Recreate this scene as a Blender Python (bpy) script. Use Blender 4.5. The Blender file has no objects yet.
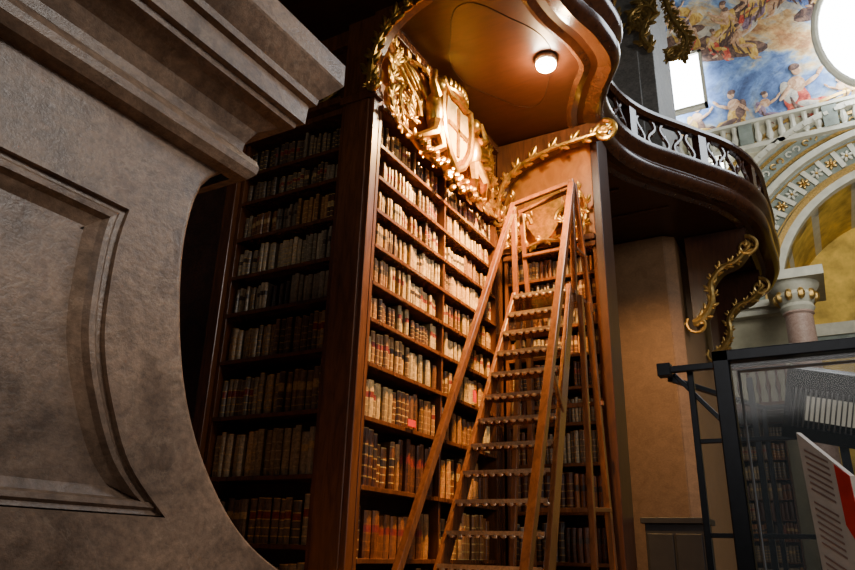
import bpy, math, random
from mathutils import Vector, Matrix
random.seed(7)
E=1.6  # eye height: all z below are relative to the eye, lifted by E when built
V=Vector
# ---------------------------------------------------------------- materials
def newmat(name):
    m=bpy.data.materials.new(name); m.use_nodes=True
    nt=m.node_tree; b=nt.nodes['Principled BSDF']; return m,nt,b
def ramp(nt,stops):
    r=nt.nodes.new('ShaderNodeValToRGB'); e=r.color_ramp.elements
    e[0].position=stops[0][0]; e[0].color=(*stops[0][1],1)
    e[1].position=stops[-1][0]; e[1].color=(*stops[-1][1],1)
    for p,c in stops[1:-1]:
        x=e.new(p); x.color=(*c,1)
    return r
def coords(nt,scale):
    t=nt.nodes.new('ShaderNodeTexCoord'); mp=nt.nodes.new('ShaderNodeMapping')
    mp.inputs['Scale'].default_value=scale; nt.links.new(t.outputs['Object'],mp.inputs['Vector']); return mp
def noise(nt,mp,s,d=6,r=.6,dist=0):
    n=nt.nodes.new('ShaderNodeTexNoise'); n.inputs['Scale'].default_value=s; n.inputs['Detail'].default_value=d
    n.inputs['Roughness'].default_value=r; n.inputs['Distortion'].default_value=dist
    nt.links.new(mp.outputs[0],n.inputs['Vector']); return n
def wood(name,c1,c2,scale=(9,9,1.2),rough=.35,spec=.5):
    m,nt,b=newmat(name); mp=coords(nt,scale); n=noise(nt,mp,2.2,8,.65,1.2)
    r=ramp(nt,[(.3,c1),(.5,tuple((a+c)/2 for a,c in zip(c1,c2))),(.7,c2)])
    nt.links.new(n.outputs['Fac'],r.inputs['Fac']); nt.links.new(r.outputs['Color'],b.inputs['Base Color'])
    b.inputs['Roughness'].default_value=rough; b.inputs['Specular IOR Level'].default_value=spec
    bp=nt.nodes.new('ShaderNodeBump'); bp.inputs['Strength'].default_value=.12
    nt.links.new(n.outputs['Fac'],bp.inputs['Height']); nt.links.new(bp.outputs['Normal'],b.inputs['Normal'])
    return m
def plain(name,c,rough=.5,metal=0,var=.25,scale=8,bump=.1,emit=None,es=0):
    m,nt,b=newmat(name); mp=coords(nt,(1,1,1)); n=noise(nt,mp,scale,5)
    r=ramp(nt,[(.3,tuple(x*(1-var) for x in c)),(.7,tuple(min(1,x*(1+var)) for x in c))])
    nt.links.new(n.outputs['Fac'],r.inputs['Fac']); nt.links.new(r.outputs['Color'],b.inputs['Base Color'])
    b.inputs['Roughness'].default_value=rough; b.inputs['Metallic'].default_value=metal
    if bump:
        bp=nt.nodes.new('ShaderNodeBump'); bp.inputs['Strength'].default_value=bump
        nt.links.new(n.outputs['Fac'],bp.inputs['Height']); nt.links.new(bp.outputs['Normal'],b.inputs['Normal'])
    if emit:
        b.inputs['Emission Color'].default_value=(*emit,1); b.inputs['Emission Strength'].default_value=es
    return m
def marble(name,cols,veinc,scale=1.0,rough=.3,vein=.5,crack=False,fine=.8):
    m,nt,b=newmat(name); mp=coords(nt,(scale,scale,scale*1.3))
    n=noise(nt,mp,2.5,10,.68,1.5)
    r=ramp(nt,cols); nt.links.new(n.outputs['Fac'],r.inputs['Fac'])
    n2=noise(nt,mp,1.6,6,.6,.5)
    s=nt.nodes.new('ShaderNodeMath'); s.operation='SUBTRACT'; s.inputs[1].default_value=.5
    a=nt.nodes.new('ShaderNodeMath'); a.operation='ABSOLUTE'
    nt.links.new(n2.outputs['Fac'],s.inputs[0]); nt.links.new(s.outputs[0],a.inputs[0])
    r2=ramp(nt,[(0,(vein,)*3),(.006,(0,0,0))]); nt.links.new(a.outputs[0],r2.inputs['Fac'])
    n3=noise(nt,mp,26,5,.75); r3=ramp(nt,[(.35,(.6,.57,.55)),(.65,(1.3,1.22,1.15))]); nt.links.new(n3.outputs['Fac'],r3.inputs['Fac'])
    mu=nt.nodes.new('ShaderNodeMix'); mu.data_type='RGBA'; mu.blend_type='MULTIPLY'; mu.inputs[0].default_value=fine
    nt.links.new(r.outputs['Color'],mu.inputs[6]); nt.links.new(r3.outputs['Color'],mu.inputs[7])
    mx=nt.nodes.new('ShaderNodeMix'); mx.data_type='RGBA'; mx.inputs[7].default_value=(*veinc,1)
    nt.links.new(r2.outputs['Color'],mx.inputs[0]); nt.links.new(mu.outputs[2],mx.inputs[6])
    out=mx.outputs[2]
    if crack:
        # mineral cracks: distorted voronoi edges, broken up by noise
        nd=noise(nt,mp,2.6,7,.7); ad=nt.nodes.new('ShaderNodeMix'); ad.data_type='VECTOR'; ad.inputs[0].default_value=.45
        nt.links.new(mp.outputs[0],ad.inputs[4]); nt.links.new(nd.outputs['Color'],ad.inputs[5])
        vo=nt.nodes.new('ShaderNodeTexVoronoi'); vo.feature='DISTANCE_TO_EDGE'; vo.inputs['Scale'].default_value=4.5
        nt.links.new(ad.outputs[1],vo.inputs['Vector'])
        rv=ramp(nt,[(0,(1,1,1)),(.012,(0,0,0))]); nt.links.new(vo.outputs['Distance'],rv.inputs['Fac'])
        nm=noise(nt,mp,1.9,4,.6); rm=ramp(nt,[(.47,(0,0,0)),(.60,(.65,.65,.65))]); nt.links.new(nm.outputs['Fac'],rm.inputs['Fac'])
        mm=nt.nodes.new('ShaderNodeMath'); mm.operation='MULTIPLY'; nt.links.new(rv.outputs['Color'],mm.inputs[0]); nt.links.new(rm.outputs['Color'],mm.inputs[1])
        m2=nt.nodes.new('ShaderNodeMix'); m2.data_type='RGBA'; m2.inputs[7].default_value=(.03,.018,.012,1)
        nt.links.new(mm.outputs[0],m2.inputs[0]); nt.links.new(out,m2.inputs[6]); out=m2.outputs[2]
        # pale clouded patches
        nl=noise(nt,mp,.9,3,.5); rl=ramp(nt,[(.38,(.62,.6,.6)),(.62,(1.25,1.2,1.15))]); nt.links.new(nl.outputs['Fac'],rl.inputs['Fac'])
        m3=nt.nodes.new('ShaderNodeMix'); m3.data_type='RGBA'; m3.blend_type='MULTIPLY'; m3.inputs[0].default_value=1
        nt.links.new(out,m3.inputs[6]); nt.links.new(rl.outputs['Color'],m3.inputs[7]); out=m3.outputs[2]
    nt.links.new(out,b.inputs['Base Color'])
    rr=nt.nodes.new('ShaderNodeMapRange'); rr.inputs[3].default_value=rough; rr.inputs[4].default_value=rough+.3
    nt.links.new(n.outputs['Fac'],rr.inputs[0]); nt.links.new(rr.outputs[0],b.inputs['Roughness'])
    bp=nt.nodes.new('ShaderNodeBump'); bp.inputs['Strength'].default_value=.15; bp.inputs['Distance'].default_value=.03
    nt.links.new(n3.outputs['Fac'],bp.inputs['Height']); nt.links.new(bp.outputs['Normal'],b.inputs['Normal'])
    return m
M={}
M['dark']=wood('wood_dark',(.03,.010,.005),(.075,.026,.010))
M['mid']=wood('wood_walnut',(.05,.017,.006),(.135,.046,.015),rough=.26)
M['rim']=wood('wood_gallery',(.035,.012,.005),(.085,.030,.011),(4,4,4),.20,.7)
M['orange']=wood('wood_cherry_panel',(.32,.10,.012),(.50,.18,.026),(3,3,2))
M['soffit']=wood('wood_soffit',(.028,.008,.003),(.055,.016,.005),(1.5,8,3),.35,.4)
M['ladder']=wood('wood_ladder',(.075,.025,.009),(.20,.072,.024),(9,9,2),.20,.8)
M['inlay']=wood('wood_inlay',(.008,.003,.002),(.02,.007,.004),(3,3,3),.3)
M['gold']=plain('gilding',(.66,.38,.075),.30,.95,.5,16,.4)
M['goldm']=plain('gilding_old',(.52,.33,.10),.36,.85,.4,20,.25)
M['marble']=marble('marble_brown',[(.25,(.08,.050,.033)),(.42,(.155,.106,.073)),(.55,(.235,.165,.115)),(.66,(.18,.118,.08)),(.8,(.33,.23,.155))],(.42,.33,.24),1.0,.20,.25,True)
M['pier']=marble('stone_pier_brown',[(.3,(.17,.09,.038)),(.7,(.25,.14,.065))],(.24,.15,.08),1.6,.45,.1,False,.45)
M['piergrey']=marble('stone_grey',[(.3,(.16,.17,.17)),(.7,(.30,.30,.28))],(.4,.4,.4),1.2,.5,.2)
M['redmarble']=marble('marble_red',[(.3,(.03,.012,.008)),(.7,(.09,.038,.022))],(.14,.08,.06),1.5,.35,.3)
M['cream']=plain('plaster_cream',(.42,.39,.27),.7,0,.2,2)
M['white']=plain('stucco_white',(.48,.47,.38),.6,0,.15,4)
M['pale']=plain('stucco_greygreen',(.17,.20,.17),.7,0,.3,3)
M['ochre']=plain('painted_ochre',(.55,.36,.05),.7,0,.5,1.5)
M['pink']=marble('marble_pink',[(.3,(.30,.19,.16)),(.7,(.5,.38,.33))],(.7,.6,.5),3,.35,.3)
M['black']=plain('black_steel',(.012,.014,.018),.35,.6,.2,30,.03)
M['blackbox']=plain('black_painted_wood',(.012,.01,.01),.5,0,.3,10)
M['steel']=plain('brushed_steel',(.30,.31,.32),.35,.9,.2,40,.03)
M['brass']=plain('tread_metal',(.62,.48,.34),.28,.9,.3,60,.2)
M['paper']=plain('panel_print',(.50,.45,.40),.5,0,.1,30)
M['ink']=plain('print_ink',(.25,.16,.14),.6)
M['red']=plain('red_print',(.60,.02,.015),.5)
M['shieldw']=plain('shield_enamel',(.70,.48,.18),.35,.3)
M['bulb']=plain('lamp_bulb',(1,.9,.7),.5,emit=(1,.90,.70),es=500)
M['pane']=plain('window_daylight',(.9,.95,1),.5,emit=(.90,.95,1),es=22.0)
M['lit']=plain('lamp_diffuser',(.8,.8,.75),.5,emit=(1,.9,.7),es=.3)
M['floor']=marble('floor_marble',[(.3,(.12,.07,.04)),(.7,(.28,.19,.13))],(.5,.4,.3),.8,.2,.2)
m,nt,b=newmat('glass_pane'); b.inputs['Base Color'].default_value=(.10,.13,.15,1); b.inputs['Roughness'].default_value=.08
b.inputs['Alpha'].default_value=.24; b.inputs['Specular IOR Level'].default_value=.7; M['glass']=m
m,nt,b=newmat('leather_bindings'); at=nt.nodes.new('ShaderNodeVertexColor'); at.layer_name='Col'
mp=coords(nt,(1,1,1)); n=noise(nt,mp,45,5,.7); r=ramp(nt,[(.3,(.42,.39,.35)),(.7,(1.25,1.2,1.15))])
mu=nt.nodes.new('ShaderNodeMix'); mu.data_type='RGBA'; mu.blend_type='MULTIPLY'; mu.inputs[0].default_value=1
nt.links.new(n.outputs['Fac'],r.inputs['Fac']); nt.links.new(at.outputs['Color'],mu.inputs[6]); nt.links.new(r.outputs['Color'],mu.inputs[7])
nt.links.new(mu.outputs[2],b.inputs['Base Color']); b.inputs['Roughness'].default_value=.38; M['books']=m
m,nt,b=newmat('fresco_painting'); mp=coords(nt,(.3,.3,.38)); n=noise(nt,mp,1.1,9,.66,.8)
r=ramp(nt,[(.32,(.04,.07,.17)),(.42,(.09,.17,.38)),(.48,(.18,.28,.44)),(.52,(.38,.36,.28)),(.57,(.45,.30,.13)),(.63,(.28,.13,.05)),(.72,(.44,.31,.15))])
n4=noise(nt,mp,9,6,.7,.6); r4=ramp(nt,[(.35,(.5,.45,.45)),(.65,(1.3,1.25,1.15))])
mu=nt.nodes.new('ShaderNodeMix'); mu.data_type='RGBA'; mu.blend_type='MULTIPLY'; mu.inputs[0].default_value=.9
nt.links.new(n.outputs['Fac'],r.inputs['Fac']); nt.links.new(n4.outputs['Fac'],r4.inputs['Fac'])
nt.links.new(r.outputs['Color'],mu.inputs[6]); nt.links.new(r4.outputs['Color'],mu.inputs[7])
nt.links.new(mu.outputs[2],b.inputs['Base Color']); b.inputs['Roughness'].default_value=.8; M['fresco']=m
def fx(name,a,b_,c):
    m,nt,b=newmat('fresco_'+name); mp=coords(nt,(1,1,1)); n=noise(nt,mp,4.5,6,.7,1)
    r=ramp(nt,[(.36,a),(.5,b_),(.62,c)]); nt.links.new(n.outputs['Fac'],r.inputs['Fac']); nt.links.new(r.outputs['Color'],b.inputs['Base Color']); b.inputs['Roughness'].default_value=.85
    M['fx_'+name]=m
fx('red',(.14,.02,.015),(.42,.05,.03),(.55,.18,.10)); fx('blue',(.04,.06,.14),(.08,.14,.34),(.22,.30,.42))
fx('skin',(.22,.11,.06),(.42,.25,.14),(.55,.38,.25)); fx('yel',(.20,.10,.03),(.45,.27,.05),(.55,.40,.15))
fx('dark',(.03,.02,.02),(.09,.05,.04),(.2,.12,.08)); fx('cloud',(.20,.2,.2),(.36,.33,.27),(.48,.43,.34)); fx('purple',(.07,.05,.08),(.18,.12,.17),(.33,.25,.28))
# ---------------------------------------------------------------- builder
class B:
    def __init__(s,name,smooth=False): s.n=name; s.v=[]; s.f=[]; s.m=[]; s.ms=[]; s.smooth=smooth
    def mi(s,k):
        if k not in s.ms: s.ms.append(k)
        return s.ms.index(k)
    def add(s,vs,fs,k):
        o=len(s.v); s.v+= [tuple(p) for p in vs]; i=s.mi(k)
        for f in fs: s.f.append([o+a for a in f]); s.m.append(i)
    def box(s,a,b,k):
        x0,x1=sorted((a[0],b[0]));y0,y1=sorted((a[1],b[1]));z0,z1=sorted((a[2],b[2]))
        s.add([(x0,y0,z0),(x1,y0,z0),(x1,y1,z0),(x0,y1,z0),(x0,y0,z1),(x1,y0,z1),(x1,y1,z1),(x0,y1,z1)],
          [(0,3,2,1),(4,5,6,7),(0,1,5,4),(1,2,6,5),(2,3,7,6),(3,0,4,7)],k)
    def beam(s,p,q,w,d,k,side=(1,0,0)):
        p=V(p);q=V(q);t=(q-p).normalized();a=V(side);a=(a-t*a.dot(t)).normalized();c=t.cross(a)
        a=a*w/2;c=c*d/2
        vs=[p-a-c,p+a-c,p+a+c,p-a+c,q-a-c,q+a-c,q+a+c,q-a+c]
        s.add(vs,[(0,3,2,1),(4,5,6,7),(0,1,5,4),(1,2,6,5),(2,3,7,6),(3,0,4,7)],k)
    def tube(s,pts,r,k,n=8):
        pts=[V(p) for p in pts]; N=len(pts)
        rs=r if isinstance(r,(list,tuple)) else [r]*N
        vs=[];a=None
        for i,p in enumerate(pts):
            t=(pts[min(i+1,N-1)]-pts[max(i-1,0)])
            if t.length<1e-9: t=V((0,0,1))
            t.normalize()
            if a is None:
                a=V((0,0,1)) if abs(t.z)<.9 else V((1,0,0))
            a=(a-t*a.dot(t)).normalized(); c=t.cross(a)
            for j in range(n):
                th=2*math.pi*j/n; vs.append(p+(a*math.cos(th)+c*math.sin(th))*rs[i])
        fs=[]
        for i in range(N-1):
            for j in range(n):
                j2=(j+1)%n; fs.append((i*n+j,i*n+j2,(i+1)*n+j2,(i+1)*n+j))
        fs.append(tuple(range(n-1,-1,-1))); fs.append(tuple((N-1)*n+j for j in range(n)))
        s.add(vs,fs,k)
    def blob(s,c,a,b,d,k,n=10,m=6):
        c=V(c);a=V(a);b=V(b);d=V(d);vs=[c+d];
        for i in range(1,m):
            ph=math.pi*i/m
            for j in range(n):
                th=2*math.pi*j/n; vs.append(c+d*math.cos(ph)+(a*math.cos(th)+b*math.sin(th))*math.sin(ph))
        vs.append(c-d); fs=[]
        for j in range(n): fs.append((0,1+j,1+(j+1)%n))
        for i in range(m-2):
            for j in range(n):
                j2=(j+1)%n; fs.append((1+i*n+j,1+(i+1)*n+j,1+(i+1)*n+j2,1+i*n+j2))
        L=len(vs)-1;o=1+(m-2)*n
        for j in range(n): fs.append((L,o+(j+1)%n,o+j))
        s.add(vs,fs,k)
    def prism(s,poly,ext,k):
        ext=V(ext); n=len(poly); vs=[V(p) for p in poly]+[V(p)+ext for p in poly]
        fs=[tuple(range(n)),tuple(range(2*n-1,n-1,-1))]+[(i,i+n,(i+1)%n+n,(i+1)%n) for i in range(n)]
        s.add(vs,fs,k)
    def lathe(s,c,prof,k,n=20):
        vs=[];fs=[]
        for r,z in prof:
            for j in range(n):
                th=2*math.pi*j/n; vs.append((c[0]+r*math.cos(th),c[1]+r*math.sin(th),c[2]+z))
        for i in range(len(prof)-1):
            for j in range(n):
                j2=(j+1)%n; fs.append((i*n+j,i*n+j2,(i+1)*n+j2,(i+1)*n+j))
        fs.append(tuple(range(n-1,-1,-1)));fs.append(tuple((len(prof)-1)*n+j for j in range(n)))
        s.add(vs,fs,k)
    def sweep(s,path,prof,k,closed=True):
        N=len(path);P=len(prof);vs=[]
        for i,(x,y) in enumerate(path):
            x0,y0=path[max(i-1,0)];x1,y1=path[min(i+1,N-1)];tx,ty=x1-x0,y1-y0;l=math.hypot(tx,ty)
            nx,ny=ty/l,-tx/l
            for o,z in prof: vs.append((x+nx*o,y+ny*o,z))
        fs=[]
        for i in range(N-1):
            for j in range(P if closed else P-1):
                j2=(j+1)%P; fs.append((i*P+j,i*P+j2,(i+1)*P+j2,(i+1)*P+j))
        if closed: fs.append(tuple(range(P-1,-1,-1)));fs.append(tuple((N-1)*P+j for j in range(P)))
        s.add(vs,fs,k)
    def done(s,parent=None,bevel=0,recalc=True,cols=None):
        me=bpy.data.meshes.new(s.n); me.from_pydata([(x,y,z+E) for x,y,z in s.v],[],s.f)
        for k in s.ms: me.materials.append(M[k])
        me.polygons.foreach_set('material_index',s.m)
        if recalc:
            import bmesh
            bm=bmesh.new();bm.from_mesh(me);bmesh.ops.recalc_face_normals(bm,faces=bm.faces);bm.to_mesh(me);bm.free()
        if s.smooth: me.shade_smooth()
        o=bpy.data.objects.new(s.n,me); bpy.context.scene.collection.objects.link(o)
        if s.smooth:
            try: me.set_sharp_from_angle(angle=math.radians(40))
            except Exception: pass
        if bevel:
            b=o.modifiers.new('bev','BEVEL');b.width=bevel;b.segments=2;b.limit_method='ANGLE'
        if parent: o.parent=parent
        return o
def empty(name):
    o=bpy.data.objects.new(name,None); bpy.context.scene.collection.objects.link(o); return o
def catmull(pts,n=8):
    out=[];P=[pts[0]]+list(pts)+[pts[-1]]
    for i in range(1,len(P)-2):
        for k in range(n):
            t=k/n;o=[]
            for d in range(len(pts[0])):
                a,b,c,e=P[i-1][d],P[i][d],P[i+1][d],P[i+2][d]
                o.append(.5*(2*b+(c-a)*t+(2*a-5*b+4*c-e)*t*t+(3*b-a-3*c+e)*t**3))
            out.append(tuple(o))
    out.append(tuple(pts[-1]));return out
# ---------------------------------------------------------------- books
class Books:
    def __init__(s): s.v=[];s.f=[];s.c=[]
    def book(s,mp,u,w,z,h,dep,d0,col,gold,label,lean=0):
        L=[0,.02,.16,.185,.34,.365,.52,.545,.70,.725,.98,1]
        r=min(.014,w*.3)
        o=len(s.v)
        for i,t in enumerate(L):
            b=.0035 if 2<=i<=9 else 0
            for uu,dd in((0,-dep),(0,-r),(w*.18,-r*.35),(w*.5,0),(w*.82,-r*.35),(w,-r),(w,-dep)):
                bb=b if 0<uu<w else 0
                s.v.append(mp(u+uu+lean*h*t,d0+dd+bb,z+h*t))
        P=7
        for i in range(len(L)-1):
            band=i in(2,4,6,8)
            for j in range(P-1):
                s.f.append((o+i*P+j,o+i*P+j+1,o+(i+1)*P+j+1,o+(i+1)*P+j))
                c=col
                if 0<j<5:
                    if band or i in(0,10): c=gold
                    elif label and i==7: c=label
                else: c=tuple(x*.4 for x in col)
                s.c.append(c)
        n=len(L)-1
        s.f.append(tuple(o+n*P+j for j in range(P)));s.c.append((.2,.15,.09))
        s.f.append(tuple(o+j for j in range(P-1,-1,-1)));s.c.append((.2,.15,.09))
    def row(s,mp,u0,u1,z,gap,pal,wr,dep=.2,gapchance=.07,hr=(.68,.9)):
        u=u0+.004
        while u<u1-.02:
            base=random.choice(pal);nrun=random.randint(1,9);hh=random.uniform(*hr);ww=random.uniform(*wr)
            lab=random.choice([None,None,(.22,.03,.02),(.05,.03,.02),(.45,.3,.12)])
            g=random.choice([.0,.5,1])
            gold=tuple(b*(1-g)*1.15+g*x for b,x in zip(base,(.62,.40,.12)))
            for _ in range(nrun):
                w=ww*random.uniform(.8,1.2)
                if u+w>u1-.003: u=u1;break
                k=random.uniform(.55,1.3)
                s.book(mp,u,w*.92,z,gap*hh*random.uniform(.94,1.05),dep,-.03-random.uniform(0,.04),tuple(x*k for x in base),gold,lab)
                u+=w
            if random.random()<gapchance and u<u1-.12:
                u+=random.uniform(.02,.07)
    def done(s,name,parent):
        me=bpy.data.meshes.new(name);me.from_pydata([(x,y,z+E) for x,y,z in s.v],[],s.f)
        at=me.color_attributes.new('Col','FLOAT_COLOR','CORNER');buf=[]
        for f,c in zip(s.f,s.c): buf+=[c[0],c[1],c[2],1]*len(f)
        at.data.foreach_set('color',buf);me.materials.append(M['books'])
        o=bpy.data.objects.new(name,me);bpy.context.scene.collection.objects.link(o);o.parent=parent;return o
def bookcase(mp,w,shelves,top,dep,pals,wrs,wd,dividers=(),stile=.035,name='bookcase'):
    root=empty(name);c=B('carcass')
    def bx(u0,d0,z0,u1,d1,z1,k): c.box(mp(u0,d0,z0),mp(u1,d1,z1),k)
    bx(0,-dep,-E,w,-dep+.02,top,'dark'); bx(0,-dep,-E,stile,0,top,wd); bx(w-stile,-dep,-E,w,0,top,wd)
    bx(-.0,-dep,top,w,.03,top+.05,wd); bx(0,-dep,-E,w,.01,shelves[0]-.02,wd)
    bx(0,-.0,-E,w,.03,-E+.15,wd)
    bk=Books();cuts=[0+stile]+list(dividers)+[w-stile]
    for d in dividers: bx(d-.012,-dep,-E,d+.012,-.01,top,wd)
    for i,z in enumerate(shelves):
        bx(stile,-dep,z-.024,w-stile,-.004,z,wd)
        bx(stile,-.006,z-.027,w-stile,.004,z+.003,wd)
        zn=shelves[i+1]-.024 if i+1<len(shelves) else top
        for a,b in zip(cuts[:-1],cuts[1:]):
            a2=a+(.014 if a in dividers else 0);b2=b-(.014 if b in dividers else 0)
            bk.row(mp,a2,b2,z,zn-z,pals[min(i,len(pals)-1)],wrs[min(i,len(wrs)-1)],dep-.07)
    c.done(root,bevel=.003);bk.done('books',root);return root
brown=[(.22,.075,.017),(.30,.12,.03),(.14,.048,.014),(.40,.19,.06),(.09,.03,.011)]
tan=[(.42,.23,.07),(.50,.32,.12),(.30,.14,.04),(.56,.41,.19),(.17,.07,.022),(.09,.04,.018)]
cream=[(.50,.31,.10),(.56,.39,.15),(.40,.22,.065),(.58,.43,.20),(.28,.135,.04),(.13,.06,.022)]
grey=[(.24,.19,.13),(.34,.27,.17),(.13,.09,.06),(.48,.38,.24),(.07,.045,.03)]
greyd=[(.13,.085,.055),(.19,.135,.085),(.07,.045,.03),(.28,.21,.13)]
Y0,Y1=3.705,5.86
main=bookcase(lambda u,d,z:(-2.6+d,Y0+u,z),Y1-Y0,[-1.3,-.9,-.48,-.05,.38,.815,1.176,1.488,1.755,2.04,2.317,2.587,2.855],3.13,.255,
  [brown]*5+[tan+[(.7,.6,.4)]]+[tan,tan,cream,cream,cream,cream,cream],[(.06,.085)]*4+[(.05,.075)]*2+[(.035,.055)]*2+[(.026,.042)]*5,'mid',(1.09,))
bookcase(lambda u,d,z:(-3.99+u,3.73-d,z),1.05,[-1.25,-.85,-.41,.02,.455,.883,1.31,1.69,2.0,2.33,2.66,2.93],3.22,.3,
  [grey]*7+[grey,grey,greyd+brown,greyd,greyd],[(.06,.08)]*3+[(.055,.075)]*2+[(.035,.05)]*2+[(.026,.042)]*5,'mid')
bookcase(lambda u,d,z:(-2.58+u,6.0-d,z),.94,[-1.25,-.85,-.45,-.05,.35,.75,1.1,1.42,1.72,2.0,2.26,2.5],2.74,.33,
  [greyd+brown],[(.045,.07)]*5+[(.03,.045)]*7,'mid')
# ---------------------------------------------------------------- wooden bay walls
w=B('wall_corner_post')
w.box((-2.90,3.62,-E),(-2.60,3.70,4.0),'mid')
w.box((-2.94,3.70,-E),(-2.86,3.72,4.0),'dark')
w.box((-2.86,3.605,-E),(-2.64,3.62,3.2),'mid')
w.box((-2.90,3.59,3.2),(-2.57,3.70,3.27),'mid')
w.box((-2.90,3.58,-E),(-2.57,3.70,-E+.3),'mid')
w.done(bevel=.006)
w=B('wall_above_main_bookcase')
w.box((-2.90,3.70,3.19),(-2.63,5.98,4.0),'orange')
w.box((-2.63,3.70,3.92),(-2.56,5.9,4.0),'mid')
w.done(bevel=.006)
w=B('wall_bay_corner');w.box((-2.90,5.865,-E),(-2.60,5.995,4.0),'mid');w.done(bevel=.006)
w=B('wall_side_bookcase_post');w.box((-4.11,3.68,-E),(-3.995,4.03,4.0),'mid');w.done(bevel=.006)
w=B('wall_above_side_bookcase')
w.box((-4.0,3.74,3.28),(-2.94,4.03,4.0),'dark')
w.box((-4.15,3.64,3.28),(-2.94,3.74,3.34),'mid');w.box((-4.15,3.67,3.85),(-2.94,3.74,4.0),'mid')
def mpl(a,c,d): return(a,3.74-d,c)
wallside=w.done(bevel=.006)
w=B('wall_above_far_bookcase')
w.box((-2.6,6.0,2.80),(-1.64,6.33,4.0),'orange');w.box((-2.6,5.95,2.8),(-1.64,6.0,2.86),'mid');w.done(bevel=.006)
w=B('wall_far_bookcase_post');w.box((-1.635,5.97,-E),(-1.56,6.33,4.0),'dark');w.done(bevel=.006)
w=B('wall_left');w.box((-7,3.8,-E),(-4.11,4.03,4.0),'redmarble');w.done()
w=B('wall_behind_bay');w.box((-3.1,6.33,-E),(-2.6,8.7,3.98),'dark');w.done()
f=B('floor');f.box((-8,-6,-E-.1),(14,26,-E),'floor');f.done()
# ---------------------------------------------------------------- gallery
rim=catmull([(-1.25,1.2),(-1.22,2.4),(-1.26,3.4),(-1.25,4.15),(-1.13,4.65),(-1.12,5.05),(-1.32,5.42),(-1.50,5.85),(-1.52,6.4),(-1.34,7.0),(-.92,7.65),(-.55,8.25),(-.34,8.95),(-.31,9.8),(-.31,10.8),(-.5,11.6),(-.9,12.2)],8)
g=B('gallery',True)
prof=[(-.14,4.0),(-.03,3.96),(.02,3.98),(.05,4.03),(.055,4.08),(.02,4.12),(.0,4.16),(.02,4.2),(.07,4.24),(.09,4.28),(.09,4.33),(.05,4.36),(-.14,4.36)]
g.sweep(rim,prof,'rim')
def leftx(y): return -6 if y<3.8 else (-2.95 if y<6.3 else -2.6)
for a,b in zip(rim[:-1],rim[1:]):
    l=leftx(a[1])
    g.add([(l,a[1],4.005),(a[0]-.1,a[1],4.0),(b[0]-.1,b[1],4.0),(l,b[1],4.005),(l,a[1],4.3),(a[0]-.1,a[1],4.3),(b[0]-.1,b[1],4.3),(l,b[1],4.3)],
      [(0,1,2,3),(7,6,5,4)],'soffit')
g.sweep(rim,[(-.2,4.0),(-.26,3.975),(-.3,4.0)],'rim')
for yy in(6.6,7.3,8.0):
    xr=min(p[0] for p in rim if abs(p[1]-yy)<.35)-.35
    g.box((-2.6,yy-.012,3.985),(xr,yy+.012,4.003),'rim')
def ring(cx,cy,rx,ry,wob,k,r,ph=0):
    pts=[]
    for i in range(65):
        t=2*math.pi*i/64;q=1+wob*math.cos(4*t+ph);pts.append((cx+rx*q*math.cos(t),cy+ry*q*math.sin(t),4.0))
    g.tube(pts,r,k,6)
ring(-1.98,4.6,.40,.70,.08,'inlay',.004)
g.sweep(rim,[(-.05,4.72),(-.06,4.76),(-.03,4.80),(.03,4.81),(.08,4.78),(.08,4.74),(.04,4.70),(-.02,4.70)],'rim')
acc=0;last=rim[0];cnt=0
for p in rim[1:]:
    acc+=math.dist(p,last)
    if acc>.15:
        acc=0;cnt+=1
        x,y=p
        dx,dy=p[0]-last[0],p[1]-last[1];l=math.hypot(dx,dy);tx,ty=dx/l,dy/l
        if cnt%6==0:
            g.beam((x,y,4.34),(x,y,4.72),.12,.10,'rim',(tx,ty,0))
        else:
            sg=1 if cnt%2 else -1
            pts=[]
            for i in range(15):
                t=i/14;s=sg*.06*math.sin(t*2*math.pi)
                pts.append((x+tx*s,y+ty*s,4.35+.36*t))
            g.tube(pts,.024,'rim',6)
            g.blob((x,y,4.53),(tx*.045,ty*.045,0),(ty*.02,-tx*.02,0),(0,0,.05),'rim',8,5)
    last=p
g.done()
# ---------------------------------------------------------------- gilded scrollwork helpers
def spiral(cx,cz,r0,r1,a0,turns,n=26):
    return [(cx+(r0+(r1-r0)*i/n)*math.cos(a0+turns*2*math.pi*i/n),cz+(r0+(r1-r0)*i/n)*math.sin(a0+turns*2*math.pi*i/n)) for i in range(n+1)]
def foliage(b,pts2,mp,r,k,leaf=.05,every=3,d=.03):
    b.tube([mp(a,c,d) for a,c in pts2],[r*(1-.5*i/len(pts2)) for i in range(len(pts2))],k,7)
    for i in range(1,len(pts2)-1,every):
        a,c=pts2[i];ax=pts2[i+1][0]-pts2[i-1][0];az=pts2[i+1][1]-pts2[i-1][1];l=math.hypot(ax,az) or 1;ax/=l;az/=l
        sd=1 if (i//every)%2 else -1
        nx,nz=-az*sd,ax*sd
        o=V(mp(0,0,0))
        for q,sc in((.7,1),(.2,.7),(1.3,.65)):
            lx_,lz_=(ax*math.cos(q)+nx*math.sin(q)),(az*math.cos(q)+nz*math.sin(q))
            L=leaf*sc*random.uniform(.8,1.15)
            U=V(mp(lx_*L,lz_*L,.012))-o;W=V(mp(-lz_*L*.33,lx_*L*.33,0))-o;D=V(mp(0,0,L*.25))-o
            b.blob(mp(a+lx_*L*.8,c+lz_*L*.8,d+.008),U,W,D,k,8,5)
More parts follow.
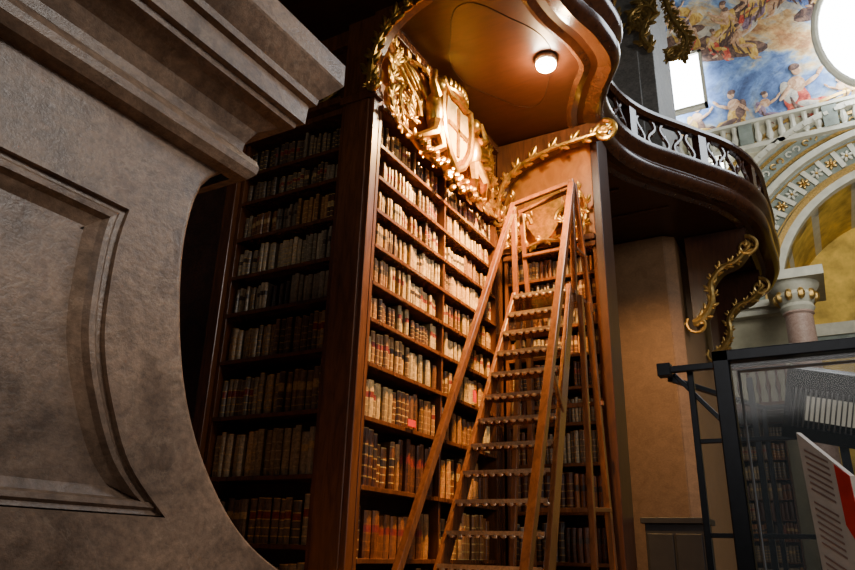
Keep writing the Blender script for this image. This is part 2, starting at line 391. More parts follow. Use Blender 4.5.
def bracket(name,mp,curve,thick,endr,tail,rr=.03,leaf=.06,gk='gold',bw='mid'):
    root=empty(name)
    b=B('console_body');cv=catmull(curve,6)
    poly=[mp(a,c,0) for a,c in cv]+[mp(curve[-1][0],3.99,0),mp(curve[0][0],3.99,0)]
    ext=V(mp(0,0,-thick))-V(mp(0,0,0));b.prism(poly,ext,bw);b.done(root)
    q=B('gilded_scroll',True)
    foliage(q,cv,mp,rr,gk,leaf,2,.012)
    a,c=curve[-1];foliage(q,spiral(a-.02,c-.0,endr,.01,math.pi/2,-1.6),mp,.028,gk,.035,6,.02)
    a,c=curve[0];foliage(q,spiral(a+.05,c-.02,tail,.008,math.pi*.8,1.5),mp,.022,gk,.03,6,.02)
    q.done(root);return root
bracket('gilded_bracket',lambda a,c,d:(a,3.59-d,c),[(-2.62,3.3),(-2.61,3.5),(-2.55,3.68),(-2.45,3.82),(-2.30,3.92),(-2.15,3.97)],.10,.05,.06,.035,.075)
bracket('gilded_bracket',lambda a,c,d:(a,5.84-d,c),[(-2.58,3.15),(-2.55,3.38),(-2.46,3.58),(-2.25,3.72),(-1.95,3.80),(-1.62,3.83),(-1.42,3.84)],.12,.12,.08,.035,.075,'gold','mid')
for yy in(9.0,10.6):
    bracket('gilded_bracket',lambda a,c,d,yy=yy:(a,yy-d,c),[(-1.28,2.80),(-1.14,2.88),(-1.03,3.08),(-1.02,3.30),(-.88,3.48),(-.68,3.56),(-.53,3.72)],.3,.14,.14,.05,.07,'goldm','dark')
# ---------------------------------------------------------------- coat of arms
cy,cz=4.70,3.48
def mpc(a,c,d): return (-2.60+d,cy+(a-cy)*1.12,cz+(c-cz)*1.12)
q=B('coat_of_arms',True)
sh=[(0,.27),(.12,.25),(.2,.28),(.22,.1),(.19,-.1),(.1,-.24),(0,-.32),(-.1,-.24),(-.19,-.1),(-.22,.1),(-.2,.28),(-.12,.25)]
q.prism([mpc(cy+a*1.15,cz+c*1.1,.12) for a,c in sh],(-.10,0,0),'gold')
q.prism([mpc(cy+a*.85,cz+c*.85,.15) for a,c in sh],(-.05,0,0),'shieldw')
q.box((-2.45,cy-.02,cz-.26),(-2.435,cy+.02,cz+.23),'gold');q.box((-2.45,cy-.18,cz-.02),(-2.435,cy+.18,cz+.02),'gold')
q.tube([mpc(cy+a*1.15,cz+c*1.1,.14) for a,c in sh+[sh[0]]],.035,'gold',8)
for i in range(9):
    t=-1+i/4;q.blob(mpc(cy+.19*t,cz+.37,.12+.06*(1-t*t)),(.03,0,0),(0,.03,0),(0,0,.05),'gold',8,5)
q.tube([mpc(cy+.2*t,cz+.32,.1+.08*(1-t*t)) for t in[-1,-.5,0,.5,1]],.028,'gold')
for sx in(-1,1): q.tube([mpc(cy+sx*.18*math.cos(t),cz+.34+.08*math.sin(t),.13) for t in[0,.4,.8,1.2,1.57]],.02,'gold')
for sx in(-1,1):
    q.blob(mpc(cy+sx*.33,cz-.02,.12),(.08,0,0),(0,.09,.04*sx),(0,0,.19),'gold')
    q.blob(mpc(cy+sx*.31,cz+.23,.15),(.06,0,0),(0,.06,0),(0,0,.07),'gold')
    q.tube([mpc(cy+sx*.36,cz+.1,.16),mpc(cy+sx*.46,cz+.16,.18),mpc(cy+sx*.40,cz+.3,.16)],[.045,.035,.025],'gold')
    q.tube([mpc(cy+sx*.33,cz-.12,.13),mpc(cy+sx*.42,cz-.26,.18),mpc(cy+sx*.52,cz-.33,.12)],[.07,.05,.03],'gold')
    q.tube([mpc(cy+sx*.3,cz-.15,.13),mpc(cy+sx*.27,cz-.3,.16),mpc(cy+sx*.34,cz-.36,.12)],[.065,.045,.03],'gold')
    for j in range(6):
        q.blob(mpc(cy+sx*(.44+.05*j),cz+.10+.05*j-.02*j*j*.6,.08),(.02,0,0),(0,.12*sx,.06),(0,-.02,.028),'gold')
    foliage(q,spiral(cy+sx*.60,cz-.10,.17,.02,math.pi*(0 if sx<0 else 1),-sx*1.7),mpc,.026,'gold',.06,2,.05)
    foliage(q,spiral(cy+sx*.74,cz+.13,.12,.02,-math.pi/2,sx*1.6),mpc,.022,'gold',.05,2,.05)
    foliage(q,catmull([(cy+sx*.1,cz-.32),(cy+sx*.35,cz-.38),(cy+sx*.6,cz-.34),(cy+sx*.76,cz-.32),(cy+sx*.83,cz-.18),(cy+sx*.84,cz)],6),mpc,.026,'gold',.065,2,.06)
    foliage(q,catmull([(cy+sx*.2,cz+.3),(cy+sx*.35,cz+.37),(cy+sx*.55,cz+.32),(cy+sx*.72,cz+.27),(cy+sx*.82,cz+.30)],6),mpc,.018,'gold',.05,2,.04)
for i in range(40):
    t=random.uniform(-1,1);q.blob(mpc(cy+t*.55,cz-.34-random.uniform(0,.16)*(1-abs(t)),.09+random.uniform(0,.05)),(.035,0,0),(0,.04,.02),(0,.01,.04),'gold',8,5)
q.done()
q=B('gilded_ornament',True)
def mpf(a,c,d): return(a,5.95-d,c)
q.prism([mpf(-2.12+a*.9,3.12+c*.9,.05) for a,c in sh],(0,.05,0),'gold')
for sx in(-1,1):
    foliage(q,spiral(-2.12+sx*.27,3.05,.15,.02,math.pi*(0 if sx<0 else 1),-sx*1.6),mpf,.025,'gold',.055,2,.04)
    foliage(q,catmull([(-2.12,2.86),(-2.12+sx*.2,2.82),(-2.12+sx*.38,2.9),(-2.12+sx*.42,3.2),(-2.12+sx*.3,3.4)],6),mpf,.022,'gold',.055,2,.04)
q.done()
q=B('gilded_frieze',True)
for sx in(-1,1):
    foliage(q,spiral(-3.4+sx*.22,3.6,.13,.02,math.pi*(0 if sx<0 else 1),-sx*1.6),mpl,.02,'goldm',.05,2,.02)
    foliage(q,catmull([(-3.4,3.42),(-3.4+sx*.2,3.40),(-3.4+sx*.4,3.5)],6),mpl,.02,'goldm',.045,2,.02)
o=q.done();o.parent=wallside
# ---------------------------------------------------------------- soffit spot lamp
q=B('ceiling_spot_lamp',True)
q.lathe((-1.63,4.745,3.94),[(.05,.06),(.09,.055),(.095,.02),(.08,.0)],'brass',20)
q.blob((-1.63,4.745,3.93),(.085,0,0),(0,.085,0),(0,0,.055),'bulb',16,10)
q.done()
# ---------------------------------------------------------------- library steps
root=empty('library_ladder')
k=(5.4-4.28)/(2.1-.13)
def ly(z): return 5.4+(z-2.1)*k
def lx(z): return -2.22-.02*(2.1-z)/2
def rx(z): return -1.72+.17*(2.1-z)/1.97
b=B('stringers')
for fx_ in(lx,rx):
    b.beam((fx_(-E),ly(-E),-E),(fx_(2.12),ly(2.12),2.12),.035,.12,'ladder')
b.done(root,bevel=.005)
b=B('treads');b2=B('tread_nosings')
z=2.1
while z>-1.5:
    y=ly(z);b.box((lx(z)+.015,y-.09,z-.028),(rx(z)-.015,y+.09,z),'ladder')
    b2.box((lx(z)+.015,y-.1,z-.022),(rx(z)-.015,y-.088,z+.003),'brass')
    n=int((rx(z)-lx(z))/.06)
    for i in range(n):
        xx=lx(z)+.05+i*.06;b2.blob((xx,y-.094,z-.028),(.022,0,0),(0,.01,0),(0,0,.014),'brass',8,4)
    z-=.197
b.box((-2.24,5.40,2.07),(-1.68,5.78,2.10),'ladder')
b.done(root,bevel=.004);b2.done(root)
b=B('handrails')
b.beam((-2.25,5.47,3.06),(-2.30,3.05,-1.28),.045,.06,'ladder')
RR=[(-1.69,5.5,3.17),(-1.50,3.71,-.1),(-1.43,3.05,-1.3)]
b.beam(RR[0],RR[2],.055,.065,'ladder')
for zz in(-1.2,):
    y=ly(zz)
    b.beam((lx(zz)-.02,y,zz),(lx(zz)-.03,y-.46,zz+.27),.03,.035,'ladder')
    b.beam((rx(zz)+.02,y,zz),(rx(zz)+.05,y-.46,zz+.27),.03,.035,'ladder')
b.beam((rx(.95)+.01,ly(.95),.95),(-1.56,ly(.95)-.36,1.19),.028,.03,'ladder')
b.done(root,bevel=.006)
b=B('platform_guard')
b.beam((-2.23,5.44,2.0),(-2.25,5.46,3.08),.045,.045,'ladder')
b.beam((-1.70,5.44,2.0),(-1.69,5.48,3.20),.045,.045,'ladder')
b.beam((-2.22,5.74,2.0),(-2.23,5.60,3.06),.04,.04,'ladder')
b.beam((-1.66,5.76,2.0),(-1.68,5.53,3.18),.045,.045,'ladder')
b.beam((-2.25,5.46,3.06),(-1.69,5.50,3.18),.04,.04,'ladder',(0,1,0))
b.beam((-2.25,5.60,3.04),(-1.69,5.55,3.14),.035,.035,'ladder',(0,1,0))
b.beam((-2.23,5.64,2.6),(-1.67,5.66,2.62),.03,.03,'ladder',(0,1,0))
b.beam((-1.67,5.44,2.5),(-1.66,5.66,2.5),.03,.03,'ladder',(0,0,1))
b.done(root,bevel=.006)
b=B('rear_frame')
for x0,x1 in((-2.22,-2.3),(-1.67,-1.56)):
    b.beam((x0,5.72,2.08),(x1,5.81,-E),.05,.06,'ladder')
    b.beam((x0,5.50,2.08),(x1+(.02 if x0<-2 else -.02),5.2,-E+0),.045,.05,'ladder')
for zz in(1.2,.35,-.5,-1.4):
    b.beam((-2.27,5.77,zz),(-1.60,5.77,zz),.04,.03,'ladder',(0,0,1))
for zz in(.35,-.9):
    b.beam((-1.62,5.38,zz-.02),(-1.60,5.78,zz),.035,.025,'ladder',(0,0,1))
b.done(root,bevel=.005)
# ---------------------------------------------------------------- marble pedestal
root=empty('marble_pedestal')
Xs=-2.0
end=[(3.4,-1.2),(3.2,-.5),(3.02,-.30),(2.72,-.2),(2.35,-.08),(2.10,.06),(1.905,.26),(1.767,.49),(1.68,.77),(1.642,1.08),(1.68,1.33),(1.80,1.46)]
ends=catmull(end,6)
pan_out=[(1.735,.085),(1.56,.24),(1.449,.43),(1.385,.6),(1.364,.75),(1.36,.95),(1.377,1.085)]
pan=catmull(pan_out,6)
def inset(pan,t):
    return [(a-t,min(max(c,.09+t*.8),1.085-t)) for a,c in pan]
b=B('body',True)
N=len(pan)
def interp(curve,z):
    for (a0,c0),(a1,c1) in zip(curve[:-1],curve[1:]):
        if min(c0,c1)<=z<=max(c0,c1) and c0!=c1: return a0+(a1-a0)*(z-c0)/(c1-c0)
    return curve[0][0] if z<curve[0][1] else curve[-1][0]
R_=.03
def er(z): return interp(ends,z)-R_
for i in range(N-1):
    z0,z1=pan[i][1],pan[i+1][1]
    b.add([(Xs,pan[i][0],z0),(Xs,er(z0),z0),(Xs,er(z1),z1),(Xs,pan[i+1][0],z1)],[(0,1,2,3)],'marble')
zz=[1.085,1.14,1.2,1.26,1.33,1.39,1.42,1.46]
for z0,z1 in zip(zz[:-1],zz[1:]): b.add([(Xs,-4,z0),(Xs,er(z0),z0),(Xs,er(z1),z1),(Xs,-4,z1)],[(0,1,2,3)],'marble')
zl=[-1.2,-.9,-.6,-.5,-.4,-.3,-.27,-.25,-.22,-.2,-.18,-.15,-.12,-.1,-.08,-.05,-.02,0,.03,.06,.085]
for z0,z1 in zip(zl[:-1],zl[1:]): b.add([(Xs,-4,z0),(Xs,er(z0),z0),(Xs,er(z1),z1),(Xs,-4,z1)],[(0,1,2,3)],'marble')
allz=sorted(set([p[1] for p in pan]+zz+zl))
for z0,z1 in zip(allz[:-1],allz[1:]):
    for k_ in range(4):
        t0,t1=k_/4*math.pi/2,(k_+1)/4*math.pi/2
        b.add([(Xs-R_+R_*math.cos(t0),er(z0)+R_*math.sin(t0),z0),(Xs-R_+R_*math.cos(t1),er(z0)+R_*math.sin(t1),z0),
               (Xs-R_+R_*math.cos(t1),er(z1)+R_*math.sin(t1),z1),(Xs-R_+R_*math.cos(t0),er(z1)+R_*math.sin(t0),z1)],[(0,1,2,3)],'marble')
    b.add([(Xs-R_,er(z0)+R_,z0),(-3.6,er(z0)+R_,z0),(-3.6,er(z1)+R_,z1),(Xs-R_,er(z1)+R_,z1)],[(0,1,2,3)],'marble')
b.box((-3.6,-4,-E),(Xs+.06,3.5,-1.2),'marble')
steps=[(0,0),(.0,-.018),(.018,-.022),(.03,-.010),(.05,-.012),(.062,-.035),(.10,-.055),(.115,-.055)]
def loop(t,dx):
    p=inset(pan,t);p=[( -4,p[0][1])]+p+[(-4,p[-1][1])]
    return [(Xs+dx,a,c) for a,c in p]
prev=loop(*steps[0])
for st in steps[1:]:
    cur=loop(*st);n=len(cur)
    b.add(prev+cur,[(i,i+1,i+1+n,i+n) for i in range(n-1)],'marble');prev=cur
b.add(prev,[tuple(range(len(prev)))],'marble')
b.done(root,recalc=False)
b=B('cornice',True)
prof=[(0,1.42),(.05,1.43),(.075,1.46),(.08,1.49),(.07,1.52),(.04,1.54),(.025,1.56),(.03,1.60),(.06,1.66),(.12,1.70),(.17,1.715),(.175,1.74),(.20,1.745),(.205,1.84),(.23,1.85),(.235,1.88),(.26,1.91),(.29,1.95),(.305,1.97),(.31,1.98),(.31,2.09),(.0,2.09)]
Yc=1.80;prev=None
for o,zv in prof:
    cur=[(Xs+o,-4,zv),(Xs+o,Yc+o,zv),(-3.6,Yc+o,zv)]
    if prev: b.add(prev+cur,[(0,1,4,3),(1,2,5,4)],'marble')
    prev=cur
b.done(root,recalc=False)
# ---------------------------------------------------------------- piers
p=B('stone_pier')
p.box((-3.2,8.8,-E),(-1.52,11.5,3.99),'pier')
p.prism([(-1.52,8.8,-E),(-1.39,8.9,-E),(-1.39,11.5,-E),(-1.52,11.5,-E)],(0,0,3.99+E),'pier')
p.box((-3.2,8.72,-E),(-1.3,11.5,-1.2),'pier')
p.box((-3.0,8.8,4.31),(-1.39,10.4,9.6),'piergrey')
p.box((-3.0,8.76,4.31),(-1.34,10.4,4.6),'piergrey')
p.box((-2.35,8.76,4.8),(-1.6,8.8,7.0),'piergrey')
p.done(bevel=.01)
q=B('gilded_capital',True)
def mpk(a,c,d): return(a,8.76-d,c)
for sx in(0,1,2):
    foliage(q,spiral(-1.5-.55*sx,7.5,.22,.03,0,1.6),mpk,.05,'goldm',.10,2,.05)
    foliage(q,catmull([(-1.4-.5*sx,6.9),(-1.5-.5*sx,7.2),(-1.35-.5*sx,7.6),(-1.5-.5*sx,7.9)],6),mpk,.06,'goldm',.12,2,.05)
foliage(q,catmull([(-1.35,8.2),(-1.15,7.8),(-1.05,7.3),(-.90,6.9),(-1.0,6.6)],8),mpk,.06,'goldm',.09,1,.05)
foliage(q,spiral(-1.10,6.7,.12,.03,0,1.6),mpk,.04,'goldm',.07,2,.05)
q.done()
p=B('upper_bookcase_cornice');p.box((-3.4,6.4,6.9),(-1.9,8.7,7.1),'dark');p.box((-3.4,6.4,4.37),(-2.4,8.7,6.9),'dark');p.done(bevel=.02)
c=B('black_cabinet');c.box((-1.50,6.45,-E),(-1.02,6.85,.28),'blackbox');c.box((-1.53,6.42,.28),(-.99,6.88,.33),'blackbox')
c.box((-1.48,6.43,-1.5),(-1.27,6.45,.2),'blackbox');c.box((-1.25,6.43,-1.5),(-1.04,6.45,.2),'blackbox');c.done(bevel=.005)
# ---------------------------------------------------------------- far hall wall with arch
ac,ar,az=3.1,3.63,7.2;YF=22
w=B('wall_far')
poly=[(-9,YF,-E),(ac-ar,YF,-E)]+[(ac-ar*math.cos(math.pi*i/40),YF,az+ar*math.sin(math.pi*i/40)) for i in range(41)]+[(ac+ar,YF,-E),(14,YF,-E),(14,YF,13.3),(-9,YF,13.3)]
w.prism(poly,(0,.5,0),'cream');w.done()
w=B('trim_arch',True)
def archring(r0,r1,y,dy,k,n=48):
    for i in range(n):
        a0,a1=math.pi*i/n,math.pi*(i+1)/n
        def P(r,a,yy): return(ac-r*math.cos(a),yy,az+r*math.sin(a))
        vs=[P(r0,a0,y),P(r1,a0,y),P(r1,a1,y),P(r0,a1,y),P(r0,a0,y-dy),P(r1,a0,y-dy),P(r1,a1,y-dy),P(r0,a1,y-dy)]
        w.add(vs,[(0,1,2,3),(4,7,6,5),(0,4,5,1),(3,2,6,7),(1,5,6,2),(0,3,7,4)],k)
archring(3.63,3.85,YF,.25,'white');archring(3.85,4.0,YF,.3,'goldm');archring(4.0,4.9,YF,.04,'pale');archring(4.9,5.1,YF,.25,'white')
archring(5.1,5.9,YF,.06,'pale');archring(5.9,6.1,YF,.3,'white');archring(5.2,5.30,YF,.12,'goldm');archring(5.72,5.82,YF,.12,'goldm')
archring(6.5,6.6,YF,.08,'goldm');archring(4.08,4.13,YF,.1,'goldm');archring(4.77,4.82,YF,.1,'goldm')
for i in range(1,30):
    a=math.pi*i/30;e=V((math.sin(a),0,math.cos(a)));rr=V((-math.cos(a),0,math.sin(a)))
    c0=V((ac,YF-.1,az))+rr*4.45
    w.beam(c0-rr*.3+e*.235,c0+rr*.3+e*.235,.07,.14,'white',(0,1,0))
    for j in range(6):
        t=j*math.pi/3;d_=e*math.cos(t)+rr*math.sin(t);w.blob(c0+d_*.11,d_*.09,d_.cross(V((0,1,0)))*.05,(0,.06,0),'goldm' if i%2 else 'white',6,4)
    w.blob(c0,e*.05,rr*.05,(0,.09,0),'goldm',8,5)
    c1=V((ac,YF-.1,az))+rr*5.5
    for sx in(-1,1): w.tube([c1+e*(sx*(.13-.09*math.cos(t)))+rr*(.09*math.sin(t)) for t in[k_*.8 for k_ in range(7)]],.03,'goldm' if i%2 else 'white',5)
for i in range(60):
    a=math.pi*(i+.5)/60;rr=V((-math.cos(a),0,math.sin(a)));e=V((math.sin(a),0,math.cos(a)))
    w.beam(V((ac,YF-.3,az))+rr*5.95-e*.06,V((ac,YF-.3,az))+rr*5.95+e*.06,.1,.12,'white',(0,1,0))
n=40
for i in range(n):
    a0,a1=math.pi*i/n,math.pi*(i+1)/n
    vs=[(ac-ar*math.cos(a),yy,az+ar*math.sin(a)) for a in(a0,a1) for yy in(YF,YF+3.5)]
    w.add(vs,[(0,1,3,2)],'ochre' if i%5 else 'white')
w.done(recalc=False)
w=B('wall_apse');w.box((ac-ar-.5,YF+3.5,-E),(ac+ar+.5,YF+3.8,11.5),'ochre');w.box((ac-ar-.3,YF+.5,-E),(ac-ar,YF+3.5,7.2),'cream')
w.box((ac-ar,YF+3.2,6.9),(ac+ar,YF+3.5,7.3),'white');w.box((ac-ar,YF+3.3,6.2),(ac+ar,YF+3.5,6.9),'pale')
w.done()
w=B('trim_far_cornice');
for z0,z1,d in((6.75,6.95,.35),(6.95,7.15,.5),(12.3,12.45,.3),(13.2,13.3,.35)):
    w.box((-9,YF-d,z0),(ac-ar if z0<8 else 14,YF,z1),'white')
w.done()
w=B('far_balustrade',True)
x=-8
while x<13:
    w.lathe((x,YF-.18,12.45),[(.1,0),(.06,.08),(.12,.25),(.07,.5),(.09,.72),(.1,.74)],'white',8);x+=.34
x=-8
while x<13:
    w.box((x-.2,YF-.32,12.45),(x+.2,YF-.05,13.19),'pale');x+=2.38
w.done()
w=B('ceiling_fresco',True)
def cove(x,s):
    a=s*math.pi/2;return(x,YF-7*(1-math.cos(a)),13.3+7*math.sin(a))
S=16
for i in range(S):
    w.add([cove(-9,i/S),cove(14,i/S),cove(14,(i+1)/S),cove(-9,(i+1)/S)],[(0,1,2,3)],'fresco')
w.add([(-9,15,20.3),(14,15,20.3),(14,-6,20.3),(-9,-6,20.3)],[(0,1,2,3)],'cream')
fres=w.done(recalc=False)
w=B('fresco_figures',True)
def fb(x,s,rx_,rs,k,rot=0,lift=.02):
    c=V(cove(x,max(s,0)));ex=V((1,0,0));es=(V(cove(x,s+.01))-V(cove(x,s-.01))).normalized();nn=es.cross(ex)
    if nn.y>0: nn=-nn
    a=ex*math.cos(rot)+es*math.sin(rot);b_=-ex*math.sin(rot)+es*math.cos(rot)
    w.blob(c+nn*lift,a*rx_,b_*rs,nn*.02,k,14,6)
def figure(x,s,h,robe,robe2,fl=1):
    K=h/11.0
    def P(dx,dz,a,b_,k,rot=0,l=.03): fb(x+dx*h*fl,s+dz*K,a*h,b_*h,k,rot*fl,l)
    P(.14,-.30,.30,.15,robe,-.15,.02);P(.32,-.48,.12,.22,robe,.2,.03);P(.0,-.12,.17,.28,robe,.25,.04)
    P(-.08,-.02,.10,.24,robe2,.3,.05);P(.18,-.25,.20,.06,robe2,-.35,.06)
    P(.05,-.35,.03,.2,'fx_dark',.5,.065);P(.22,-.38,.02,.16,'fx_dark',.3,.065);P(-.05,-.2,.02,.18,'fx_dark',.2,.065)
    P(.02,.12,.12,.13,'fx_skin',0,.05);P(.05,.34,.065,.085,'fx_skin',0,.07);P(.03,.39,.075,.055,'fx_dark',0,.08)
    P(.20,.12,.15,.035,'fx_skin',.5,.07);P(.34,.24,.08,.03,'fx_skin',.9,.07);P(-.14,.02,.14,.035,'fx_skin',.9,.07)
    P(.42,-.66,.10,.035,'fx_skin',-.3,.05)
figure(.75,.07,2.2,'fx_red','fx_cloud',1);figure(-1.05,.06,1.7,'fx_yel','fx_dark',-1);figure(-.2,.045,1.3,'fx_blue','fx_purple',1);figure(-2.3,.05,1.5,'fx_dark','fx_yel',1);figure(2.0,.04,1.2,'fx_blue','fx_yel',-1)
for i in range(24):
    x_=random.uniform(-4,2.0);s_=.34+.05*math.sin(x_*1.7)+random.uniform(-.03,.07)
    fb(x_,s_-.03,.9,.3,random.choice(['fx_cloud','fx_dark','fx_yel']),random.uniform(-.4,.4),.006)
    figure(x_,s_,random.uniform(.9,1.4),random.choice(['fx_red','fx_yel','fx_dark','fx_blue','fx_purple','fx_skin']),random.choice(['fx_yel','fx_cloud','fx_skin']),random.choice([-1,1]))
o=w.done();o.parent=fres
def window(x,z,rw,rh,name,y):
    r=B(name,True)
    n=32;pl=[(x+rw*math.cos(2*math.pi*i/n),y,z+rh*math.sin(2*math.pi*i/n)) for i in range(n)]
    r.prism(pl,(0,-.03,0),'pane')
    r.tube(pl+[pl[0]],.12,'white',8)
    r.done()
window(2.85,15.0,1.35,2.1,'window_1',YF-1.2)
r=B('window_2');r.box((-3.3,YF-.1,9.0),(-1.6,YF-.02,12.2),'pane');
for xx in(-3.35,-2.5,-1.65): r.box((xx,YF-.16,9),(xx+.08,YF-.1,12.2),'white')
for q_ in(9,9.8,10.6,11.4,12.15): r.box((-3.3,YF-.15,q_),(-1.6,YF-.1,q_+.06),'white')
r.done()
r=B('window_3');r.box((-3.6,YF-.85,14.0),(-1.9,YF-.77,16.0),'pane');
for xx in(-3.65,-1.9): r.box((xx,YF-.95,13.9),(xx+.1,YF-.7,16.1),'white')
r.box((-3.65,YF-.95,13.9),(-1.8,YF-.7,14.0),'white');r.box((-3.65,YF-.95,16),(-1.8,YF-.7,16.1),'white');r.done()
c=B('marble_column',True)
c.lathe((-.22,19.8,-E),[(.6,0),(.6,.9),(.45,.95),(.5,1.05),(.38,1.15),(.37,4),(.33,7.6),(.38,7.65),(.36,7.7)],'pink',24)
c.lathe((-.22,19.8,6.05),[(.34,.0),(.42,.15),(.38,.25),(.5,.45),(.45,.55),(.58,.7),(.6,.8)],'white',16)
for i in range(10):
    a=2*math.pi*i/10;c.blob((-.22+.46*math.cos(a),19.8+.46*math.sin(a),6.5),(.1,0,0),(0,.1,0),(0,0,.16),'goldm',6,5)
c.box((-.9,19.1,6.85),(.5,21.4,7.1),'white')
c.done()
fk=bookcase(lambda u,d,z:(-6+u,20.6-d,z),5.0,[-1.2,-.6,0,.5,1.0,1.5,2.0,2.5,3.0],3.4,.5,[greyd+brown],[(.08,.12)],'mid',(1.25,2.5,3.75))
g2=B('far_gallery',True);g2.box((-6,19.6,3.6),(-.7,21.9,3.8),'mid');g2.box((-6,19.6,4.7),(-.7,19.7,4.78),'mid')
for i in range(24): g2.lathe((-5.9+i*.225,19.65,3.8),[(.04,0),(.03,.2),(.07,.4),(.03,.6),(.04,.9)],'mid',6)
g2.done()
# ---------------------------------------------------------------- display frame
root=empty('glass_display_screen')
b=B('frame')
yf=2.6
b.box((-.32,yf-.03,-E),(-.265,yf+.03,.69),'black');b.box((-.32,yf-.03,.65),(.62,yf+.03,.69),'black');b.box((.57,yf-.03,-E),(.62,yf+.03,.69),'black')
b.box((-.32,yf-.03,-1.55),(.62,yf+.03,-1.5),'black')
b.box((-.245,yf-.012,-1.45),(-.237,yf+.012,.62),'steel');b.box((-.245,yf-.012,.612),(.55,yf+.012,.62),'steel')
b.box((-.45,yf-.25,-E),(-.2,yf+.25,-E+.03),'black');b.box((.45,yf-.25,-E),(.7,yf+.25,-E+.03),'black')
b.done(root,bevel=.004)
b=B('pane');b.box((-.265,yf-.004,-1.5),(.57,yf+.004,.65),'glass');b.done(root)
b=B('steel_barrier_frame')
yb=3.4
b.beam((-.525,yb,-E),(-.525,yb,.84),.028,.028,'black');b.beam((-.30,yb+.3,-E),(-.30,yb+.3,.84),.028,.028,'black')
b.beam((-.64,yb-.05,.83),(.6,yb-.05,.83),.03,.03,'black',(0,0,1));b.beam((-.62,yb,.80),(-.3,yb+.9,.80),.025,.025,'black')
b.beam((-.525,yb,.5),(.6,yb,.5),.02,.02,'black',(0,0,1));b.beam((-.54,yb,.1),(.6,yb,.1),.02,.02,'black',(0,0,1))
b.box((-.66,yb-.08,.80),(-.60,yb-.02,.86),'black');b.beam((-.6,yb,.82),(-.34,yb,.5),.02,.02,'black',(0,1,0));b.beam((-.525,yb,-1.5),(.6,yb,-1.5),.03,.03,'black',(0,0,1))
b.beam((-.1,yb,-1.5),(-.1,yb,.5),.018,.018,'black');b.beam((.15,yb+.8,-E),(.15,yb+.8,.9),.03,.03,'black');b.beam((-.3,yb+.9,.80),(.6,yb+.8,.8),.025,.025,'black',(0,0,1));b.beam((-.3,yb+.9,-E),(-.3,yb+.9,.8),.025,.025,'black')
b.beam((.6,yb-.05,-E),(.6,yb-.05,.84),.028,.028,'black')
b.done(bevel=.003)
root=empty('louvred_floodlight')
b=B('housing');cx,cyy,czz=.04,2.95,.53
R=Matrix.Rotation(math.radians(14),4,'Y')@Matrix.Rotation(math.radians(18),4,'X')
def T(x,y,z): p=R@V((x,y,z));return(p.x+cx,p.y+cyy,p.z+czz)
def obox(bb,a,c_,k):
    x0,y0,z0=a;x1,y1,z1=c_
    vs=[T(*q) for q in[(x0,y0,z0),(x1,y0,z0),(x1,y1,z0),(x0,y1,z0),(x0,y0,z1),(x1,y0,z1),(x1,y1,z1),(x0,y1,z1)]]
    bb.add(vs,[(0,3,2,1),(4,5,6,7),(0,1,5,4),(1,2,6,5),(2,3,7,6),(3,0,4,7)],k)
obox(b,(-.16,.0,-.13),(.16,.1,.13),'black')
obox(b,(-.10,-.006,-.06),(.14,.0,.03),'lit')
for i in range(17):
    xx=-.14+i*.017;obox(b,(xx,-.03,-.085),(xx+.005,-.004,.06),'steel')
obox(b,(-.17,-.035,.06),(.17,.1,.13),'black');obox(b,(-.17,-.035,-.13),(.17,.1,-.085),'black');obox(b,(-.17,-.035,-.13),(-.145,.1,.13),'black')
b.done(root);b=B('stand');b.beam((cx,cyy+.06,-E),(cx,cyy+.06,czz-.1),.03,.03,'black');b.box((cx-.2,cyy-.15,-E),(cx+.2,cyy+.25,-E+.03),'black');b.done(root)
root=empty('information_panel')
b=B('board');p0=V((-.085,2.35,.36));ux=V((.115,-.08,-.085));dz=V((.03,.03,-1.0))
def Q(a,c,d=0): n_=ux.cross(dz).normalized();return p0+ux*a+dz*c-n_*d
b.prism([Q(0,0),Q(1,.05),Q(1,1),Q(0,1)],ux.cross(dz).normalized()*.02,'paper')
nn_=ux.cross(dz).normalized()*.002
b.prism([Q(.72,.04,.003),Q(1,.05,.003),Q(1,.26,.003),Q(.72,.2,.003)],nn_,'red')
for i in range(40):
    c0=.04+i*.018
    if i%8==7: continue
    b.prism([Q(.12,c0,.003),Q(.6,c0,.003),Q(.6,c0+.005,.003),Q(.12,c0+.005,.003)],nn_,'ink')
b.done(root)
b=B('legs');
for t in(.1,.9): e_=Q(t,.98);b.beam((e_.x,e_.y+.03,.0),(e_.x,e_.y+.03,-E),.02,.02,'black')
b.done(root)
q=B('shelf_label');q.box((-2.585,4.25,.83),(-2.58,4.36,.88),'red');q.box((-2.585,5.3,1.2),(-2.58,5.36,1.3),'red');q.done()
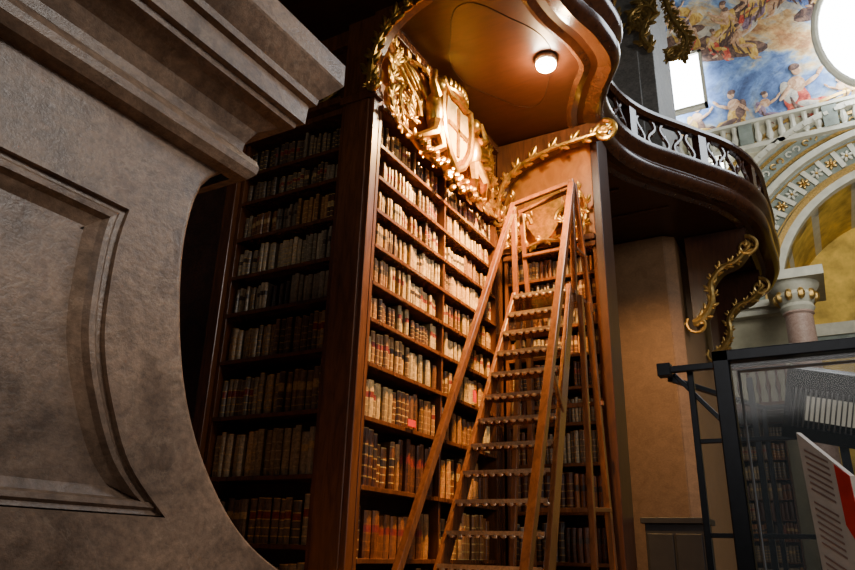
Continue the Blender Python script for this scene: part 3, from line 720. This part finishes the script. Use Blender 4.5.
# ---------------------------------------------------------------- lights
def light(kind,loc,energy,col,size=.1,target=None,**kw):
    d=bpy.data.lights.new('lamp_or_fill',kind);d.energy=energy;d.color=col
    if kind=='AREA': d.size=size
    elif kind!='SUN': d.shadow_soft_size=size
    for a,b_ in kw.items(): setattr(d,a,b_)
    o=bpy.data.objects.new('lamp_or_fill',d);bpy.context.scene.collection.objects.link(o);o.location=(loc[0],loc[1],loc[2]+E)
    if target: o.rotation_euler=(V(target)-V(loc)).to_track_quat('-Z','Y').to_euler()
    return o
light('POINT',(-1.63,4.745,3.76),40,(1,.60,.25),.05)
light('SPOT',(-1.63,4.745,3.80),2300,(1,.53,.15),.05,(-2.6,4.9,2.1),spot_size=math.radians(108),spot_blend=1)
light('SPOT',(-1.2,6.9,3.6),300,(1,.60,.27),.1,(-1.9,8.8,1.2),spot_size=math.radians(80),spot_blend=1)
light('AREA',(4.5,2.5,4.5),230,(1,.94,.87),1.6,(-2.0,2.0,.2))  # unseen area light, added for hall daylight on the marble from the right
light('AREA',(-.2,-3,2.5),48,(.98,.93,.88),2.0,(-3.4,3.7,1.2))  # added front fill to brighten the left bookcase, no lamp there
light('AREA',(3,12,8),450,(1,.97,.86),6,(1,22,11))  # added area light, stands in for window light on the far wall
light('AREA',(3,14,10),640,(1,.97,.92),6,(1,20,16))  # unseen source added to brighten the ceiling fresco, not a lamp
light('AREA',(3,9,7),200,(.85,.92,1),2.5,(-1.6,7,3.5))  # added for highlights on the gallery rim, no fixture here
light('AREA',(2.5,5,.5),14,(.85,.9,1),2,(-1.8,7,2.5))  # weak low fill, added without a real source
wd=bpy.data.worlds.new('world');bpy.context.scene.world=wd;wd.use_nodes=True
bg=wd.node_tree.nodes['Background'];bg.inputs[0].default_value=(.62,.64,.7,1);bg.inputs[1].default_value=.028
# ---------------------------------------------------------------- camera
th=math.radians(20.88);yaw=math.radians(30);ro=math.radians(1.65)
h=V((-math.sin(yaw),math.cos(yaw),0));Rt=V((math.cos(yaw),math.sin(yaw),0));Z=V((0,0,1))
F=h*math.cos(th)+Z*math.sin(th);U=-h*math.sin(th)+Z*math.cos(th)
Rc=Rt*math.cos(ro)+U*math.sin(ro);Uc=-Rt*math.sin(ro)+U*math.cos(ro)
cd=bpy.data.cameras.new('camera');cam=bpy.data.objects.new('camera',cd);bpy.context.scene.collection.objects.link(cam)
mt=Matrix((Rc,Uc,-F)).transposed().to_4x4();mt.translation=V((0,0,E));cam.matrix_world=mt
cd.sensor_width=36;cd.lens=700/855*36;cd.clip_start=.05;cd.clip_end=200
bpy.context.scene.camera=cam
